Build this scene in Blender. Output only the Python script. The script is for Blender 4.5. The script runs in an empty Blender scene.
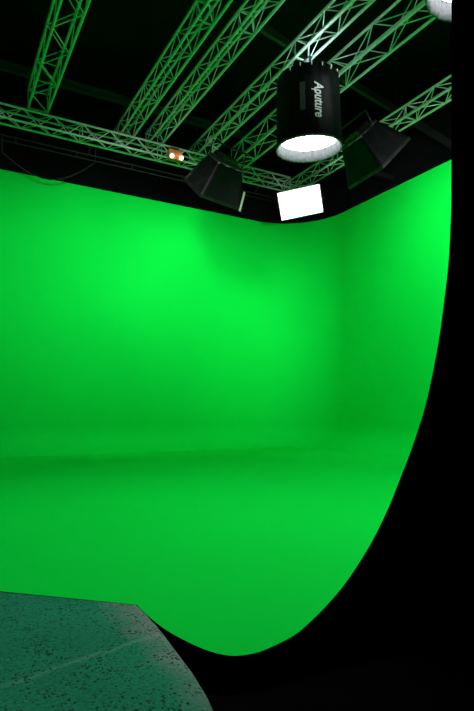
import bpy, bmesh, math, random
from mathutils import Vector, Matrix
random.seed(4)
PI = math.pi
sc = bpy.context.scene
COL = sc.collection

# ---------------------------------------------------------------- camera model
F, CX, HY, EYE = 539.0, 237.0, 412.0, 0.68
TH = math.radians(29.2)
S_, C_ = math.sin(TH), math.cos(TH)

def ray(px, py):
    l = (px - CX) / F
    return Vector((l * C_ + S_, -l * S_ + C_, (HY - py) / F))

def on_floor(px, py, z=0.0):
    r = ray(px, py)
    t = (z - EYE) / r.z
    return Vector((r.x * t, r.y * t, z))

def on_y(px, py, y):
    r = ray(px, py)
    t = y / r.y
    return Vector((r.x * t, y, r.z * t + EYE))

# ---------------------------------------------------------------- materials
def new_mat(name):
    m = bpy.data.materials.new(name)
    m.use_nodes = True
    nt = m.node_tree
    b = nt.nodes['Principled BSDF']
    return m, nt, b

def simple(name, col, rough=0.6, metal=0.0, noise=0.0, scale=20.0, bump=0.0, spec=0.5):
    m, nt, b = new_mat(name)
    b.inputs['Base Color'].default_value = (*col, 1)
    b.inputs['Roughness'].default_value = rough
    b.inputs['Metallic'].default_value = metal
    b.inputs['Specular IOR Level'].default_value = spec
    if noise or bump:
        tc = nt.nodes.new('ShaderNodeTexCoord')
        n = nt.nodes.new('ShaderNodeTexNoise')
        n.inputs['Scale'].default_value = scale
        n.inputs['Detail'].default_value = 4
        nt.links.new(tc.outputs['Object'], n.inputs['Vector'])
        if noise:
            r = nt.nodes.new('ShaderNodeValToRGB')
            r.color_ramp.elements[0].position = 0.3
            r.color_ramp.elements[1].position = 0.7
            r.color_ramp.elements[0].color = (*[c * (1 - noise) for c in col], 1)
            r.color_ramp.elements[1].color = (*[min(1, c * (1 + noise)) for c in col], 1)
            nt.links.new(n.outputs['Fac'], r.inputs['Fac'])
            nt.links.new(r.outputs['Color'], b.inputs['Base Color'])
        if bump:
            bp = nt.nodes.new('ShaderNodeBump')
            bp.inputs['Strength'].default_value = bump
            bp.inputs['Distance'].default_value = 0.02
            nt.links.new(n.outputs['Fac'], bp.inputs['Height'])
            nt.links.new(bp.outputs['Normal'], b.inputs['Normal'])
    return m

def emitter(name, col, strength):
    m, nt, b = new_mat(name)
    b.inputs['Base Color'].default_value = (0.8, 0.8, 0.8, 1)
    b.inputs['Emission Color'].default_value = (*col, 1)
    b.inputs['Emission Strength'].default_value = strength
    return m

M = {}
M['green'] = simple('chroma_green_paint', (0.0008, 0.60, 0.043), 0.75, noise=0.025, scale=0.8, spec=0.03)
M['black_paint'] = simple('matt_black_paint', (0.0018, 0.0018, 0.0018), 0.95, noise=0.2, scale=6, spec=0.0)
M['black_wall'] = simple('black_studio_wall', (0.016, 0.019, 0.018), 0.9, noise=0.3, scale=1.2, spec=0.1)
M['dim_wall'] = simple('dark_side_wall', (0.045, 0.055, 0.05), 0.9, noise=0.3, scale=1.2, spec=0.1)
M['beam'] = simple('dark_painted_steel', (0.085, 0.09, 0.085), 0.7, noise=0.2, scale=4)
M['alu'] = simple('brushed_aluminium', (0.93, 0.94, 0.94), 0.4, metal=0.3, noise=0.08, scale=30)
M['black_metal'] = simple('black_metal', (0.012, 0.012, 0.012), 0.45, noise=0.2, scale=15)
M['cloth'] = simple('black_nylon', (0.005, 0.006, 0.006), 0.5, noise=0.35, scale=9, bump=0.5, spec=0.12)
M['lining'] = simple('silver_lining', (0.15, 0.15, 0.172), 0.55, noise=0.15, scale=26, bump=0.3)
M['print'] = simple('pale_print', (0.88, 0.92, 0.9), 0.5, noise=0.1, scale=60)
M['patch'] = simple('dark_print', (0.045, 0.06, 0.052), 0.6, noise=0.4, scale=60)
M['wood'] = simple('orange_plywood', (0.75, 0.24, 0.07), 0.6, noise=0.35, scale=14)
M['white'] = simple('white_plastic', (0.8, 0.8, 0.78), 0.4, noise=0.05, scale=20)
M['disc'] = emitter('lit_diffuser', (0.96, 1.0, 1.0), 7)
M['led'] = emitter('lit_led_face', (0.95, 1.0, 1.0), 3.2)
M['bulb'] = emitter('lit_bulb', (1.0, 0.97, 0.92), 9)
M['spill_glow'] = emitter('added_spill_glow', (0.7, 1.0, 1.0), 20)  # glow of an added disc that lights the trusses
M['wash'] = emitter('lit_softbox_face', (0.9, 1.0, 0.97), 14)

# concrete with pits
m, nt, b = new_mat('pitted_concrete')
L = nt.links.new
tc = nt.nodes.new('ShaderNodeTexCoord')
n1 = nt.nodes.new('ShaderNodeTexNoise'); n1.inputs['Scale'].default_value = 2.3; n1.inputs['Detail'].default_value = 5
n2 = nt.nodes.new('ShaderNodeTexNoise'); n2.inputs['Scale'].default_value = 90; n2.inputs['Detail'].default_value = 4
n3 = nt.nodes.new('ShaderNodeTexNoise'); n3.inputs['Scale'].default_value = 9; n3.inputs['Detail'].default_value = 3
vo = nt.nodes.new('ShaderNodeTexVoronoi'); vo.inputs['Scale'].default_value = 105
vo.inputs['Randomness'].default_value = 1.0
for n in (n1, n2, n3, vo): L(tc.outputs['Object'], n.inputs['Vector'])
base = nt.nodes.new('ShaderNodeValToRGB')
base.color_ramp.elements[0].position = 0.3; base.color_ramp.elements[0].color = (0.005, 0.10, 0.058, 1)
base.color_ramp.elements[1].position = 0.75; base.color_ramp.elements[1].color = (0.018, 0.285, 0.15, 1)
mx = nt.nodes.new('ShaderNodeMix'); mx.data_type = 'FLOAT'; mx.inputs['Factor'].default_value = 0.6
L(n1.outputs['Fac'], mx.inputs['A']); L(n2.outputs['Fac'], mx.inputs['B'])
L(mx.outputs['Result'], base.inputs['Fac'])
# pits: near a cell centre, and only where the patchy noise allows
sep = nt.nodes.new('ShaderNodeSeparateColor'); L(vo.outputs['Color'], sep.inputs['Color'])
thr = nt.nodes.new('ShaderNodeMath'); thr.operation = 'MULTIPLY'; L(sep.outputs['Red'], thr.inputs[0]); thr.inputs[1].default_value = 0.42
thr2 = nt.nodes.new('ShaderNodeMath'); thr2.operation = 'MULTIPLY'; L(thr.outputs[0], thr2.inputs[0]); L(n3.outputs['Fac'], thr2.inputs[1])
thr3 = nt.nodes.new('ShaderNodeMath'); thr3.operation = 'MULTIPLY'; L(thr2.outputs[0], thr3.inputs[0]); thr3.inputs[1].default_value = 2.2
pit = nt.nodes.new('ShaderNodeMath'); pit.operation = 'LESS_THAN'; L(vo.outputs['Distance'], pit.inputs[0]); L(thr3.outputs[0], pit.inputs[1])
pc = nt.nodes.new('ShaderNodeMix'); pc.data_type = 'RGBA'
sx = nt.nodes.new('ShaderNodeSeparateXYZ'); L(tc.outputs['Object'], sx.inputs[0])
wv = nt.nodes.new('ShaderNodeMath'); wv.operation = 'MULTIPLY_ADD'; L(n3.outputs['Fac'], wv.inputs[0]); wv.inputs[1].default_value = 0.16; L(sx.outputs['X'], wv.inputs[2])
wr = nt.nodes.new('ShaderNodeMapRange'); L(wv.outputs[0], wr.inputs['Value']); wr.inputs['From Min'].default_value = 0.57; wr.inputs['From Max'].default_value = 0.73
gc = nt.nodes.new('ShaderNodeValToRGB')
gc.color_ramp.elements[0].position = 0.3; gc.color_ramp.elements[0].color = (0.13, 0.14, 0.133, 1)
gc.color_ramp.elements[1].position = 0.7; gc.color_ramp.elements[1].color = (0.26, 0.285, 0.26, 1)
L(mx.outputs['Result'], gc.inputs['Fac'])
wm = nt.nodes.new('ShaderNodeMix'); wm.data_type = 'RGBA'   # painted-in light: grey where white lamps reach the edge, green bounce elsewhere
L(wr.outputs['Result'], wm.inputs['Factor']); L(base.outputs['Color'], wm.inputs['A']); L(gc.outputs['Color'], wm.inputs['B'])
sa, sb_ = on_floor(0, 687), on_floor(150, 637)
sn = Vector((-(sb_ - sa).y, (sb_ - sa).x, 0)).normalized()
dp = nt.nodes.new('ShaderNodeVectorMath'); dp.operation = 'DOT_PRODUCT'; L(tc.outputs['Object'], dp.inputs[0]); dp.inputs[1].default_value = sn
d1 = nt.nodes.new('ShaderNodeMath'); d1.operation = 'MULTIPLY_ADD'; L(n3.outputs['Fac'], d1.inputs[0]); d1.inputs[1].default_value = 0.05; L(dp.outputs['Value'], d1.inputs[2])
d2 = nt.nodes.new('ShaderNodeMath'); d2.operation = 'SUBTRACT'; L(d1.outputs[0], d2.inputs[0]); d2.inputs[1].default_value = sn.dot(sa) + 0.025
d3 = nt.nodes.new('ShaderNodeMath'); d3.operation = 'ABSOLUTE'; L(d2.outputs[0], d3.inputs[0])
d4 = nt.nodes.new('ShaderNodeMapRange'); L(d3.outputs[0], d4.inputs['Value']); d4.inputs['From Min'].default_value = 0.0; d4.inputs['From Max'].default_value = 0.016
d4.inputs['To Min'].default_value = 0.22; d4.inputs['To Max'].default_value = 0.0
scr = nt.nodes.new('ShaderNodeMix'); scr.data_type = 'RGBA'    # a pale scrape across the slab
L(d4.outputs['Result'], scr.inputs['Factor']); L(wm.outputs['Result'], scr.inputs['A']); scr.inputs['B'].default_value = (0.2, 0.42, 0.3, 1)
L(pit.outputs[0], pc.inputs['Factor']); L(scr.outputs['Result'], pc.inputs['A']); pc.inputs['B'].default_value = (0.008, 0.045, 0.028, 1)
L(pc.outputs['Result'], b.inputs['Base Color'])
hs = nt.nodes.new('ShaderNodeMath'); hs.operation = 'SUBTRACT'; L(n2.outputs['Fac'], hs.inputs[0]); L(pit.outputs[0], hs.inputs[1])
bp = nt.nodes.new('ShaderNodeBump'); bp.inputs['Strength'].default_value = 0.6; bp.inputs['Distance'].default_value = 0.004
L(hs.outputs[0], bp.inputs['Height']); L(bp.outputs['Normal'], b.inputs['Normal'])
b.inputs['Roughness'].default_value = 0.8
b.inputs['Specular IOR Level'].default_value = 0.1
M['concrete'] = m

# ---------------------------------------------------------------- helpers
def link_mesh(name, bm, mat, parent=None, smooth=False):
    bmesh.ops.recalc_face_normals(bm, faces=bm.faces)
    me = bpy.data.meshes.new(name)
    bm.to_mesh(me); bm.free()
    if smooth:
        for p in me.polygons: p.use_smooth = True
    o = bpy.data.objects.new(name, me)
    COL.objects.link(o)
    if mat is not None: me.materials.append(mat)
    if parent is not None: o.parent = parent
    return o

def tag(o, label=None, cat=None, group=None, kind=None):
    if label: o['label'] = label
    if cat: o['category'] = cat
    if group: o['group'] = group
    if kind: o['kind'] = kind
    return o

def thing(name, label, cat, loc=(0, 0, 0), group=None, rot=None):
    o = bpy.data.objects.new(name, None)
    o.empty_display_size = 0.1
    COL.objects.link(o)
    o.location = loc
    if rot is not None: o.rotation_euler = rot
    return tag(o, label, cat, group)

def copy_tree(o, parent=None):
    c = o.copy(); COL.objects.link(c)
    if parent is not None: c.parent = parent
    for ch in [x for x in COL.objects if x.parent == o]:
        copy_tree(ch, c)
    return c

def tube(bm, p0, p1, r, n=8, r1=None):
    p0, p1 = Vector(p0), Vector(p1)
    d = p1 - p0
    if d.length < 1e-6: return
    q = Vector((0, 0, 1)).rotation_difference(d.normalized()).to_matrix().to_4x4()
    bmesh.ops.create_cone(bm, cap_ends=True, segments=n, radius1=r, radius2=r if r1 is None else r1,
                          depth=d.length, matrix=Matrix.Translation((p0 + p1) / 2) @ q)

def path_tube(bm, pts, r, n=8):
    for a, c in zip(pts[:-1], pts[1:]): tube(bm, a, c, r, n)
    for p in pts[1:-1]:
        bmesh.ops.create_uvsphere(bm, u_segments=n, v_segments=6, radius=r, matrix=Matrix.Translation(p))

def box(bm, c, s, rot=None, bev=0.0):
    mt = Matrix.Translation(c) @ (rot.to_4x4() if rot is not None else Matrix.Identity(4)) @ Matrix.Diagonal((*s, 1))
    r = bmesh.ops.create_cube(bm, size=1.0, matrix=mt)
    if bev:
        es = list({e for v in r['verts'] for e in v.link_edges})
        bmesh.ops.bevel(bm, geom=es, offset=bev, segments=2, affect='EDGES', profile=0.5)

def lathe(bm, prof, n=64, wob=None):
    rings = []
    for i, (r, z) in enumerate(prof):
        ring = []
        for k in range(n):
            a = 2 * PI * k / n
            rr = r + (wob(i, a) if wob else 0)
            ring.append(bm.verts.new((rr * math.cos(a), rr * math.sin(a), z)))
        rings.append(ring)
    for a, c in zip(rings[:-1], rings[1:]):
        for k in range(n):
            bm.faces.new((a[k], a[(k + 1) % n], c[(k + 1) % n], c[k]))
    return rings

# ---------------------------------------------------------------- room shell
def slab(name, c, s, mat, kind='structure'):
    bm = bmesh.new(); box(bm, c, s)
    return tag(link_mesh(name, bm, mat), kind=kind)

ZF = -0.10
slab('floor', (2, 3.5, ZF - 0.05), (16.4, 17, 0.1), M['black_paint'])
slab('ceiling', (2, 3.5, 7.25), (16.4, 17, 0.1), M['black_wall'])
slab('wall_far', (2, 11.0, 3.6), (16.4, 0.1, 7.4), M['black_wall'])
slab('wall_right', (9.6, 3.5, 3.6), (0.1, 17, 7.4), M['dim_wall'])
slab('wall_left', (-6.1, 3.5, 3.6), (0.1, 17, 7.4), M['black_wall'])
slab('wall_near', (2, -4.9, 3.6), (16.4, 0.1, 7.4), M['black_wall'])

# ceiling beams
bm = bmesh.new()
box(bm, (1.75, 9.42, 6.26), (15.6, 0.03, 0.10))
box(bm, (1.75, 9.42, 6.315), (15.6, 0.1, 0.012)); box(bm, (1.75, 9.42, 6.205), (15.6, 0.1, 0.012))
for x in (-5.2, 5.5, 9.0): box(bm, (x, 9.42, 6.76), (0.03, 0.03, 0.89))
o = tag(link_mesh('ceiling_beam', bm, M['beam']), 'long dark steel beam under the black ceiling, crossing above the trusses', 'beam')
pa, pb = Vector((4.2, 7.26, 6.82)), Vector((9.5, 7.26, 5.88))
bm = bmesh.new()
d = (pb - pa)
q = Vector((1, 0, 0)).rotation_difference(d.normalized()).to_matrix()
box(bm, (pa + pb) / 2, (d.length, 0.07, 0.12), q)
box(bm, (4.25, 7.26, 7.0), (0.1, 0.08, 0.42))
tag(link_mesh('rafter', bm, M['beam']), 'thin dark rafter sloping down through the gloom above the side wall', 'beam')

# ---------------------------------------------------------------- cyclorama
XW, YW, H, RC, RP = 6.68, 9.05, EYE + 3.75, 0.45, 1.2
curve_px = [(235.7, 655.7), (256, 652.7), (276, 644.6), (294.8, 634.6), (309.5, 622.3), (326.4, 605.4), (341, 588.5), (356, 567.4), (372.5, 540),
            (387.8, 508.6), (400.5, 477), (410.6, 451), (421, 420), (426.5, 400), (431.5, 378), (436.4, 352.7), (440.3, 329), (443.6, 303.6),
            (446.5, 280), (448.7, 256), (450.3, 224), (451, 200), (451.2, 158)]
def catmull(P, n=4):
    out = []
    for i in range(len(P) - 1):
        p0, p1, p2, p3 = P[max(i - 1, 0)], P[i], P[i + 1], P[min(i + 2, len(P) - 1)]
        for k in range(n):
            t = k / n
            out.append(0.5 * ((2 * p1) + (-p0 + p2) * t + (2 * p0 - 5 * p1 + 4 * p2 - p3) * t * t + (-p0 + 3 * p1 - 3 * p2 + p3) * t ** 3))
    return out + [P[-1]]
toe_px = [(136.9, 604.6), (148.5, 616.2), (163, 627.8), (180, 637.9), (200, 647.5), (218, 653.5)]
edge_all = catmull([Vector(p) for p in toe_px + curve_px], 5)
ci = min(range(len(edge_all) // 2), key=lambda k: on_floor(*edge_all[k]).y)
toe = [on_floor(*p) for p in edge_all[:ci + 1]][::-1]
tip = toe[-1]
YP = toe[0].y            # plane of the black flat
XL, YN = -4.6, YP + 0.001
cyc = thing('cyclorama', 'seamless chroma green cyclorama with rounded corner and coved floor filling most of the view', 'green screen', (0, 0, 0))
plan = []
for x in [XL + (XW - RP - XL) * i / 12 for i in range(13)]: plan.append((Vector((x, YW, 0)), Vector((0, -1, 0))))
for i in range(1, 16):
    a = PI / 2 - (PI / 2) * i / 16
    c = Vector((XW - RP, YW - RP, 0)); u = Vector((math.cos(a), math.sin(a), 0))
    plan.append((c + u * RP, -u))
for y in [YW - RP - (YW - RP - YN) * i / 10 for i in range(11)]: plan.append((Vector((XW, y, 0)), Vector((-1, 0, 0))))
prof = [(0, H), (0, 3.4), (0, 2.2)] + [(RC - RC * math.cos(t), RC - RC * math.sin(t)) for t in [PI / 2 * i / 16 for i in range(17)]]
bm = bmesh.new()
cols = []
for p, nrm in plan:
    cols.append([bm.verts.new(p + nrm * dd + Vector((0, 0, z))) for dd, z in prof])
for a, c in zip(cols[:-1], cols[1:]):
    for k in range(len(prof) - 1):
        bm.faces.new((a[k], c[k], c[k + 1], a[k + 1]))
front = [Vector((toe[0].x + 0.25, YN, 0))] + toe
e0 = on_floor(0, 591.2)
dirn = (e0 - tip).normalized()
e1 = e0 + dirn * 0.5
front += [e0, e1, e1 + Vector((-0.5, 0.28, 0)), e1 + Vector((-1.2, 0.4, 0)), Vector((XL, e1.y + 0.4, 0))]
fv = [bm.verts.new(p) for p in front]
inner = [c[-1] for c in cols]                      # from far-left to near-right
bm.faces.new(inner + fv)
screen = link_mesh('screen', bm, M['green'], cyc, smooth=True)
# black back skin / rim that gives the screen its thickness
bm = bmesh.new()
TK = 0.06
pr = [(p - nrm * 0.004, p - nrm * TK) for p, nrm in plan]
vs = [[bm.verts.new(a + Vector((0, 0, z))) for a, z in ((i_, H - .002), (o_, H - .002), (o_, ZF), )] for i_, o_ in pr]
for a, c in zip(vs[:-1], vs[1:]):
    for k in range(2): bm.faces.new((a[k], a[k + 1], c[k + 1], c[k]))
tag(link_mesh('backing', bm, M['black_paint'], cyc), 'black back and top rim')
# black fascia under the front edge of the green floor
bm = bmesh.new()
vs = [(bm.verts.new(p + Vector((0, 0, -0.001))), bm.verts.new(Vector((p.x, p.y, ZF)))) for p in front]
for a, c in zip(vs[:-1], vs[1:]): bm.faces.new((a[0], c[0], c[1], a[1]))
tag(link_mesh('fascia', bm, M['black_paint'], cyc), 'black edge of the raised floor')

# ---------------------------------------------------------------- concrete slab
edge_px = [(167.5, 638.0), (191, 669), (204, 690), (213.5, 711)]
edge = [on_floor(*p) for p in edge_px]
poly = [tip + Vector((-0.004, 0.0, 0)), ] + [e + Vector((0.012, 0, 0)) for e in edge] + [Vector((0.58, 0.75, 0)), Vector((0.52, 0.2, 0)), Vector((0.45, -0.8, 0)), Vector((-4.6, -0.8, 0)),
        Vector((-4.6, front[-1].y - 0.006, 0))] + [p + Vector((-0.004, -0.006, 0)) for p in reversed(front[-4:-1])] + [e0 + Vector((-0.004, -0.006, 0))]
bm = bmesh.new()
top = bm.faces.new([bm.verts.new(p) for p in poly])
if top.normal.z < 0: top.normal_flip()
r = bmesh.ops.extrude_face_region(bm, geom=[top])
for v in [g for g in r['geom'] if isinstance(g, bmesh.types.BMVert)]: v.co.z = ZF
bm.normal_update()
side = [e for e in bm.edges if all(abs(v.co.z) < 1e-6 for v in e.verts) and min(v.co.x for v in e.verts) > 0.4 and max(v.co.y for v in e.verts) < tip.y - 0.05]
bmesh.ops.bevel(bm, geom=side, offset=0.035, segments=5, affect='EDGES', profile=0.5)
bmesh.ops.triangulate(bm, faces=[f for f in bm.faces if len(f.verts) > 4])
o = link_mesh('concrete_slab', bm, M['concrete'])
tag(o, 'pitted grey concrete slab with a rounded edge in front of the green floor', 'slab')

# ---------------------------------------------------------------- black flat with the swept edge
pts = [on_y(p[0], p[1], YP) for p in edge_all[ci:]]
x_top = pts[-1].x
# smooth the outline a little with a Catmull-Rom pass
sm = pts
flat = thing('black_flat', 'tall matt black flat whose swept curved edge masks the near end of the green screen', 'stage flat', (0, 0, 0))
XR, ZT, TF = 4.2, 3.6, 0.012
outline = [Vector((toe[0].x, YP, ZF))] + sm + [Vector((x_top, YP, ZT)), Vector((XR, YP, ZT)), Vector((XR, YP, ZF))]
bm = bmesh.new()
f = bm.faces.new([bm.verts.new(p) for p in outline])
r = bmesh.ops.extrude_face_region(bm, geom=[f])
for v in [g for g in r['geom'] if isinstance(g, bmesh.types.BMVert)]: v.co.y -= TF
for v in bm.verts: v.co.y -= 0.001
bmesh.ops.triangulate(bm, faces=[f for f in bm.faces if len(f.verts) > 4])
link_mesh('face_board', bm, M['black_paint'], flat)
for x in (3.45, 4.05):
    bm = bmesh.new()
    tube(bm, (x, YP - 0.012, 2.4), (x, YP - 1.0, ZF + 0.02), 0.02)
    box(bm, (x, YP - 1.0, ZF + 0.012), (0.25, 0.25, 0.024))
    link_mesh('brace', bm, M['black_metal'], flat)

# ---------------------------------------------------------------- trusses
def truss(name, label, x0, x1, y0, y1, z0, z1, axis, rc=0.0185, rl=0.007, pitch=None, group='aluminium trusses of the lighting grid', rods=()):
    c = Vector(((x0 + x1) / 2, (y0 + y1) / 2, z0))
    t = thing(name, label, 'truss', c, group)
    if axis == 'y':
        a0, a1 = y0 - c.y, y1 - c.y
        cr = [(x0 - c.x, 0), (x1 - c.x, 0), (x1 - c.x, z1 - z0), (x0 - c.x, z1 - z0)]
        P = lambda u, s: Vector((u[0], s, u[1]))
    else:
        a0, a1 = x0 - c.x, x1 - c.x
        cr = [(y0 - c.y, 0), (y1 - c.y, 0), (y1 - c.y, z1 - z0), (y0 - c.y, z1 - z0)]
        P = lambda u, s: Vector((s, u[0], u[1]))
    for u in cr:
        bm = bmesh.new(); tube(bm, P(u, a0), P(u, a1), rc, 10)
        link_mesh('chord', bm, M['alu'], t, True)
    w = max(abs(cr[1][0] - cr[0][0]), z1 - z0)
    pitch = pitch or w * 1.4
    n = max(2, int(round((a1 - a0) / pitch)))
    for k in range(4):
        bm = bmesh.new()
        u, v = cr[k], cr[(k + 1) % 4]
        for i in range(n):
            sA, sB = a0 + (a1 - a0) * i / n, a0 + (a1 - a0) * (i + 1) / n
            if (i + k) % 2: tube(bm, P(u, sA), P(v, sB), rl, 6)
            else: tube(bm, P(v, sA), P(u, sB), rl, 6)
            if i % 6 == 0: tube(bm, P(u, sA), P(v, sA), rl, 6)
        tube(bm, P(u, a1), P(v, a1), rl * 1.3, 6)
        tube(bm, P(u, a0), P(v, a0), rl * 1.3, 6)
        link_mesh('lacing', bm, M['alu'], t)
    if rods:
        for s in rods:
            u = ((cr[2][0] + cr[3][0]) / 2, cr[2][1])
            mid = Vector(P(u, s - (c.y if axis == 'y' else c.x)))
            bm = bmesh.new()
            tube(bm, P((cr[2][0], cr[2][1]), mid[1]), P((cr[3][0], cr[3][1]), mid[1]), 0.012, 8)
            tube(bm, mid, Vector((mid.x, mid.y, 7.2 - c.z)), 0.005, 6)
            link_mesh('hanging_wire', bm, M['black_metal'], t)
    return t

E = EYE
truss('box_truss', 'green-lit box truss hanging alone, the one farthest from the black flat', 1.2124, 1.49, -1.5, 8.6, 4.5712 + E, 4.845 + E, 'y', rods=(-1, 3, 7.5))
truss('box_truss', 'green-lit truss of the close pair, the one next to the lone truss', 2.651, 2.862, -1.5, 9.0, 4.5712 + E, 4.785 + E, 'y', rods=(-1, 3, 7.5))
truss('box_truss', 'green-lit truss of the close pair, the one next to the truss holding the spacelights', 3.156, 3.366, -1.5, 8.86, 4.5712 + E, 4.785 + E, 'y', rods=(-1, 3, 7.5))
truss('box_truss', 'truss holding the cylindrical spacelights, its chords whitened by lamp light', 4.037, 4.242, -1.5, 8.98, 4.5712 + E, 4.785 + E, 'y', rods=(-1, 4, 8.2))
truss('box_truss', 'wider truss between the cylindrical spacelight and the black flat, lit pale green', 4.774, 5.044, -1.5, 8.75, 4.5712 + E, 4.86 + E, 'y', rods=(-1, 3, 7.5))
truss('perimeter_truss', 'truss running along the top of the long green back wall', -4.6, 5.99, 8.6, 8.8, 4.34 + E, 4.535 + E, 'x', rc=0.017, pitch=0.22, group='trusses round the edge of the grid')
truss('perimeter_truss', 'truss running above the green side wall and cut off by the black flat', 6.03, 6.25, -0.5, 8.8, 4.34 + E, 4.51 + E, 'y', rc=0.017, pitch=0.26, group='trusses round the edge of the grid', rods=(3, 6))

# curtain rail below the back truss
bm = bmesh.new()
tube(bm, (-4.6, 8.95, 4.24 + E), (5.9, 8.95, 4.24 + E), 0.014)
tube(bm, (-4.6, 8.95, 4.16 + E), (5.9, 8.95, 4.16 + E), 0.010)
for i in range(12): tube(bm, (-4.5 + i * 0.93, 8.95, 4.15 + E), (-4.5 + i * 0.93, 8.95, 4.26 + E), 0.012)
for x in (-4.2, -1, 2.2, 5.4): tube(bm, (x, 8.95, 4.24 + E), (x, 8.835, 4.335 + E), 0.012)
tag(link_mesh('curtain_rail', bm, M['black_metal']), 'slim dark curtain rail running under the back truss', 'rail')
# slack cable
bm = bmesh.new()
pl = [on_y(2 + 93 * i / 12, 152 + 11 * i / 12 + 22 * math.sin(PI * i / 12), 8.9) for i in range(13)]
path_tube(bm, [pl[0] + Vector((0, -0.05, 0.25))] + pl + [pl[-1] + Vector((0, -.05, 0.25))], 0.008)
tag(link_mesh('slack_cable', bm, M['black_metal'], None, True), 'slack black cable looping below the back truss', 'cable')

# ---------------------------------------------------------------- spacelights
def make_spacelight():
    t = thing('spacelight', '', 'lamp', (0, 0, 0), 'cylindrical spacelights under one truss')
    R, HT = 0.42, 0.82
    def fold(i, a): return 0.006 * math.sin(9 * a + i * .6) + 0.004 * math.sin(23 * a + i)
    bm = bmesh.new()
    pr_ = [(R * 0.98, 0.015), (R * 0.985, 0.10), (R * 0.965, 0.2), (R * 0.95, 0.35), (R * 0.935, 0.5), (R * 0.925, 0.68), (R * 0.915, 0.85), (R * 0.90, HT), (R * 0.86, HT + 0.015)]
    lathe(bm, pr_, 72, fold)
    link_mesh('skirt', bm, M['cloth'], t, True)
    bm = bmesh.new()
    rings = lathe(bm, [(R * 0.86, HT + 0.012), (R * 0.5, HT + 0.03), (0.14, HT + 0.035)], 48)
    bm.faces.new(rings[-1])
    link_mesh('top_cover', bm, M['cloth'], t, True)
    bm = bmesh.new()
    rings = lathe(bm, [(R * 0.985, 0.02), (R * 1.0, 0.004), (R * 1.0, -0.008), (R * 0.985, -0.012), (R * 0.955, 0.0), (R * 0.925, 0.03), (R * 0.905, 0.075), (R * 0.89, 0.13)], 240,
          lambda i, a: 0.006 * math.sin(41 * a) * (1 if i > 2 else .5) + 0.004 * math.sin(17 * a + 1) * (1 if i > 2 else .5))
    tag(link_mesh('lining', bm, M['lining'], t, True), 'pale gathered lining round the mouth')
    bm = bmesh.new()
    rings = lathe(bm, [(R * 0.885, 0.125), (R * 0.6, 0.118), (0.05, 0.115)], 64)
    bm.faces.new(rings[-1])
    tag(link_mesh('diffuser', bm, M['disc'], t, True), 'glowing white diffuser')
    # yoke, lamp head and clamp up to the truss
    bm = bmesh.new()
    bmesh.ops.create_cone(bm, cap_ends=True, segments=24, radius1=0.15, radius2=0.13, depth=0.12, matrix=Matrix.Translation((0, 0, HT + 0.09)))
    link_mesh('lamp_head', bm, M['black_metal'], t)
    bm = bmesh.new()
    bmesh.ops.create_cone(bm, cap_ends=True, segments=24, radius1=0.11, radius2=0.11, depth=0.03, matrix=Matrix.Translation((0, 0, HT + 0.165)))
    tag(link_mesh('spill_glow', bm, M['spill_glow'], t), 'added glowing disc that whitens the trusses')  # unseen glow added on the lamp head to whiten the trusses
    bm = bmesh.new()
    for s in (-1, 1): box(bm, (0, s * 0.05, HT + 0.2), (0.03, 0.012, 0.16))
    box(bm, (0, 0, HT + 0.27), (0.05, 0.14, 0.02))
    link_mesh('clamp', bm, M['black_metal'], t)
    # drawstring loops round the top edge
    bm = bmesh.new()
    bmesh_ring = [Vector((R * 0.8 * math.cos(2 * PI * k / 36), R * 0.8 * math.sin(2 * PI * k / 36), HT + 0.045)) for k in range(37)]
    path_tube(bm, bmesh_ring, 0.006, 6)
    for k in range(18):
        a = 2 * PI * k / 18
        u = Vector((math.cos(a), math.sin(a), 0))
        path_tube(bm, [u * (R * 0.9) + Vector((0, 0, HT - 0.01)), u * (R * 0.93) + Vector((0, 0, HT + 0.035)), u * (R * 0.8) + Vector((0, 0, HT + 0.045))], 0.007, 6)
    link_mesh('drawstring', bm, M['print'], t)
    # lettering down the side
    cu = bpy.data.curves.new('lettering', 'FONT'); cu.body = 'Aputure'; cu.size = 0.165; cu.shear = 0.25; cu.space_character = 1.0
    cu.offset = 0.004
    to = bpy.data.objects.new('lettering_tmp', cu); COL.objects.link(to)
    bpy.context.view_layer.update()
    me = bpy.data.meshes.new_from_object(to.evaluated_get(bpy.context.evaluated_depsgraph_get()))
    bpy.data.objects.remove(to, do_unlink=True)
    bm = bmesh.new(); bm.from_mesh(me); bpy.data.meshes.remove(me)
    bmesh.ops.subdivide_edges(bm, edges=[e for e in bm.edges if e.calc_length() > 0.03], cuts=2)
    xs = [v.co.x for v in bm.verts]; W = max(xs) - min(xs); x0_ = min(xs)
    kx = 0.42 / W
    for v in bm.verts:
        u, w = (v.co.x - x0_) * kx, v.co.y
        a = AZ0 + w / R
        rr = R * (0.978 - 0.07 * (0.62 - u)) + 0.013
        v.co = Vector((rr * math.cos(a), rr * math.sin(a), 0.62 - u))
    tag(link_mesh('lettering', bm, M['print'], t), 'pale lettering running down the side')
    bm = bmesh.new()
    N = 5
    g = [[bm.verts.new((R * .975 * math.cos(AZ0 - 0.44 + 0.16 * i / N), R * .975 * math.sin(AZ0 - 0.44 + 0.16 * i / N), z)) for z in (0.62, 0.46, 0.30)] for i in range(N + 1)]
    for a, c in zip(g[:-1], g[1:]):
        for k in range(2): bm.faces.new((a[k], a[k + 1], c[k + 1], c[k]))
    link_mesh('print_block', bm, M['patch'], t)
    return t
def at(px, py, X=None, Y=None):
    r = ray(px, py)
    t = X / r.x if X is not None else Y / r.y
    return r * t + Vector((0, 0, EYE))
sp1 = at(309, 149, X=4.14)
AZ0 = math.atan2(-sp1.y, -sp1.x) + math.radians(11)
sl = make_spacelight()
sl['label'] = 'black cylindrical spacelight with brand lettering and a glowing open mouth'
sl.location = sp1
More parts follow.
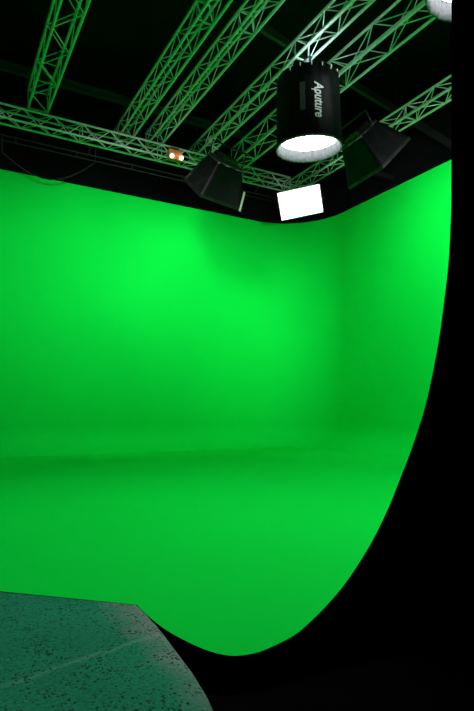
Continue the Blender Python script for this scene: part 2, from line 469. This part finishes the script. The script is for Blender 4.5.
# lean the mouth a few degrees towards the camera and roll it slightly
view = Vector((sp1.x, sp1.y, 0)).normalized(); side_ = Vector((view.y, -view.x, 0))
Rm = Matrix.Rotation(math.radians(4.0), 3, side_) @ Matrix.Rotation(math.radians(-1.0), 3, view)
sl.rotation_euler = Rm.to_euler()
s2 = copy_tree(sl)
s2['label'] = 'second spacelight peeping past the top of the black flat, only its crinkled white rim showing'
sp2 = at(480, -12, X=3.88)
s2.location = sp2

# ---------------------------------------------------------------- LED panel
pc_ = at(300.2, 202.6, X=5.85)
led = thing('led_panel', 'glowing white rectangular LED panel hanging under the corner of the trusses', 'lamp', pc_)
W_, H_ = 0.79, 0.50
bm = bmesh.new(); box(bm, (0, 0, -0.035), (W_, H_, 0.06), None, 0.012)
link_mesh('housing', bm, M['white'], led)
bm = bmesh.new(); box(bm, (0, 0, 0.0), (W_ - 0.03, H_ - 0.03, 0.02), None, 0.006)
tag(link_mesh('light_face', bm, M['led'], led), 'glowing white face')
bm = bmesh.new()
path_tube(bm, [Vector((-W_ / 2 - .01, 0, -.03)), Vector((-W_ / 2 - .04, 0, -.03)), Vector((-W_ / 2 - .04, 0.14, -.3)), Vector((W_ / 2 + .04, 0.14, -.3)), Vector((W_ / 2 + .04, 0, -.03)), Vector((W_ / 2 + .01, 0, -.03))], 0.012)
link_mesh('yoke', bm, M['black_metal'], led)
zax = Vector((-pc_.x, -pc_.y, -(pc_.z - EYE) * 1.0 - 0.6)).normalized()
xax = Vector((0, 0, 1)).cross(zax).normalized(); yax = zax.cross(xax)
rl = Matrix.Rotation(math.radians(9), 3, zax)
xax, yax = rl @ xax, rl @ yax
led.rotation_euler = Matrix((xax, yax, zax)).transposed().to_euler()
bpy.context.view_layer.update()

# ---------------------------------------------------------------- wall-wash softboxes
def make_softbox():
    t = thing('softbox', '', 'lamp', (0, 0, 0), 'black softboxes washing the green walls')
    a, b_, D = 0.24, 0.42, 0.54
    bm = bmesh.new()
    lv = []
    NS = 8
    for k in range(7):
        s = a + (b_ - a) * k / 6; z = D / 2 - D * k / 6
        ring = []
        for sd in range(4):
            for i in range(NS):
                u = -1 + 2 * i / NS
                sag = 0.03 * (1 - u * u) * math.sin(PI * k / 6) + 0.006 * math.sin(7 * u + k + sd)
                p = {0: (u * s, -s + sag), 1: (s - sag, u * s), 2: (-u * s, s - sag), 3: (-s + sag, -u * s)}[sd]
                ring.append(bm.verts.new((p[0], p[1], z)))
        lv.append(ring)
    n = 4 * NS
    for p, q in zip(lv[:-1], lv[1:]):
        for i in range(n): bm.faces.new((p[i], p[(i + 1) % n], q[(i + 1) % n], q[i]))
    link_mesh('skirt', bm, M['cloth'], t, True)
    bm = bmesh.new(); box(bm, (0, 0, D / 2 + 0.02), (2 * a, 2 * a, 0.05), None, 0.015)
    box(bm, (0, 0, D / 2 + 0.07), (0.3, 0.34, 0.08), None, 0.015)
    link_mesh('lamp_head', bm, M['black_metal'], t)
    bm = bmesh.new()
    for sd in range(4):
        q = Matrix.Rotation(sd * PI / 2, 3, 'Z')
        box(bm, q @ Vector((0, b_ - 0.012, -D / 2 + 0.0)), (2 * b_, 0.02, 0.05), q)
    tag(link_mesh('rim_band', bm, M['black_metal'], t), 'black band round the mouth')
    bm = bmesh.new(); box(bm, (b_ - 0.06, -(b_ - 0.045) - 0.016, -D / 2 + 0.13), (0.035, 0.012, 0.32), Matrix.Rotation(-0.321, 3, 'X'))
    tag(link_mesh('tie_strap', bm, M['white'], t), 'white strap at the corner')
    bm = bmesh.new(); box(bm, (0, 0, -D / 2 + 0.06), (2 * b_ - 0.1, 2 * b_ - 0.1, 0.01))
    tag(link_mesh('diffuser', bm, M['wash'], t), 'glowing white diffuser facing the wall')
    bm = bmesh.new()
    path_tube(bm, [Vector((-0.31, 0, D / 2 + 0.02)), Vector((-0.33, 0, D / 2 + 0.05)), Vector((-0.33, 0.05, D / 2 + 0.25)), Vector((0.33, 0.05, D / 2 + 0.25)), Vector((0.33, 0, D / 2 + 0.05)), Vector((0.31, 0, D / 2 + 0.02))], 0.012)
    link_mesh('yoke', bm, M['black_metal'], t)
    return t
sb = make_softbox()
sb['label'] = 'black flared softbox hanging where the back truss meets the spacelight truss'
def orient(o, aim_axis, xdir):
    z = -Vector(aim_axis).normalized(); x = Vector(xdir); x = (x - z * x.dot(z)).normalized(); y = z.cross(x)
    o.rotation_euler = Matrix((x, y, z)).transposed().to_euler()
sb.location = at(219, 179, Y=7.5)
sb.scale = (0.92, 0.92, 0.92)
orient(sb, (-0.12, 0.62, -0.78), (1, 0, 0))
sb2 = copy_tree(sb)
bpy.data.objects.remove([x for x in COL.objects if x.parent == sb2 and x.name.startswith('tie_strap')][0])
sb2['label'] = 'black softbox in the dark between the cylindrical spacelight and the side wall truss'
sb2.location = at(369, 150, X=5.25)
sb2.scale = (0.85, 0.85, 0.85)
orient(sb2, (0.72, -0.05, -0.7), (0, -1, 0))

# orange box on the back truss
oc = at(175, 157, Y=8.40)
t = thing('accent_light', 'small orange-brown fixture with two lit white bulbs clipped to the back truss', 'lamp', oc)
bm = bmesh.new(); box(bm, (0, 0, 0.02), (0.24, 0.1, 0.17), None, 0.01); link_mesh('body', bm, M['wood'], t)
bm = bmesh.new(); box(bm, (-0.02, 0, 0.12), (0.16, 0.08, 0.04), None, 0.01); link_mesh('cover', bm, M['black_metal'], t)
for x in (-0.08, 0.09):
    bm = bmesh.new(); tube(bm, (x, -0.045, -0.02), (x, -0.085, -0.03), 0.026, 14); tag(link_mesh('bulb', bm, M['bulb'], t, True), 'lit white bulb')
bm = bmesh.new(); box(bm, (0, 0.09, 0.02), (0.06, 0.14, 0.03)); link_mesh('hook', bm, M['black_metal'], t)

# lamp clamp on the spacelight truss, above the softbox
kc = at(216, 143, X=4.10)
t = thing('hanging_clamp', 'small clamp gripping the spacelight truss just above the flared softbox', 'clamp', (4.037, kc.y, 4.5712 + E))
bm = bmesh.new(); bmesh.ops.create_cone(bm, cap_ends=True, segments=18, radius1=0.06, radius2=0.045, depth=0.12, matrix=Matrix.Rotation(PI / 2, 4, 'X')); link_mesh('jaw', bm, M['alu'], t, True)
bm = bmesh.new(); tube(bm, (0, 0, -0.04), (0, 0, -0.3), 0.014); tube(bm, (0, 0, -0.12), (0.1, 0, -0.16), 0.012); link_mesh('stem', bm, M['alu'], t)

# ---------------------------------------------------------------- added fill lights without fixtures, unseen
def area(name, loc, size, power, aim=(0, 0, -1), col=(0.95, 1.0, 1.0), shape='DISK', spread=PI):
    l = bpy.data.lights.new(name, 'AREA'); l.shape = shape; l.size = size; l.energy = power; l.color = col; l.spread = spread
    o = bpy.data.objects.new(name, l); COL.objects.link(o); o.location = loc
    o.rotation_euler = Vector((0, 0, -1)).rotation_difference(Vector(aim).normalized()).to_euler()
    return o
area('overhead_fill', (1.3, 4.0, 4.6), 0.8, 14, spread=1.85)
area('overhead_fill', (-1.6, 4.6, 4.6), 0.8, 11, spread=1.85)
area('overhead_fill', (4.4, 2.6, 4.6), 0.8, 16, spread=1.7)
area('overhead_fill', (2.4, 1.6, 4.7), 0.8, 84, aim=(0.08, 0.15, -1), spread=2.4)
area('overhead_fill', (4.9, 2.6, 4.9), 0.4, 1.5, aim=(-0.27, 1.0, -0.1), spread=0.42)  # added to brighten the spacelight's side and lettering
area('wall_fill', (1.5, 4.6, 4.95), 0.9, 30, aim=(0.3, 0.9, -0.46), spread=1.1)  # from here on, added wash for the green walls, no fixtures
area('wall_fill', (-0.9, 4.6, 4.95), 0.9, 30, aim=(0.1, 0.9, -0.48), spread=1.25)
area('wall_fill', (5.9, 2.7, 3.4), 0.9, 18, aim=(-0.06, 1.0, -0.1), spread=0.85)
area('wall_fill', (3.7, 2.0, 2.7), 0.8, 17, aim=(0.75, 0.85, -0.12), spread=1.3)
area('wall_fill', (5.0, 2.7, 4.6), 0.8, 33, aim=(0.62, 0.8, -0.5), spread=1.6)

# ---------------------------------------------------------------- world, camera, view
w = bpy.data.worlds.new('World'); sc.world = w; w.use_nodes = True
w.node_tree.nodes['Background'].inputs['Color'].default_value = (0.0, 0.0, 0.0, 1)
w.node_tree.nodes['Background'].inputs['Strength'].default_value = 0
cam = bpy.data.cameras.new('camera'); co = bpy.data.objects.new('camera', cam); COL.objects.link(co)
co.location = (0, 0, EYE); co.rotation_euler = (PI / 2, 0, -TH)
cam.sensor_fit = 'VERTICAL'; cam.sensor_height = 36; cam.sensor_width = 24
cam.lens = 36 * F / 711; cam.shift_y = (HY - 355.5) / 711; cam.clip_start = 0.02
sc.camera = co
vs_ = sc.view_settings
vs_.view_transform = 'Standard'; vs_.look = 'None'; vs_.gamma = 1; vs_.exposure = 0; vs_.use_curve_mapping = False
sc.cycles.max_bounces = 12; sc.cycles.diffuse_bounces = 8; sc.cycles.sample_clamp_indirect = 6
sc.cycles.use_denoising = True
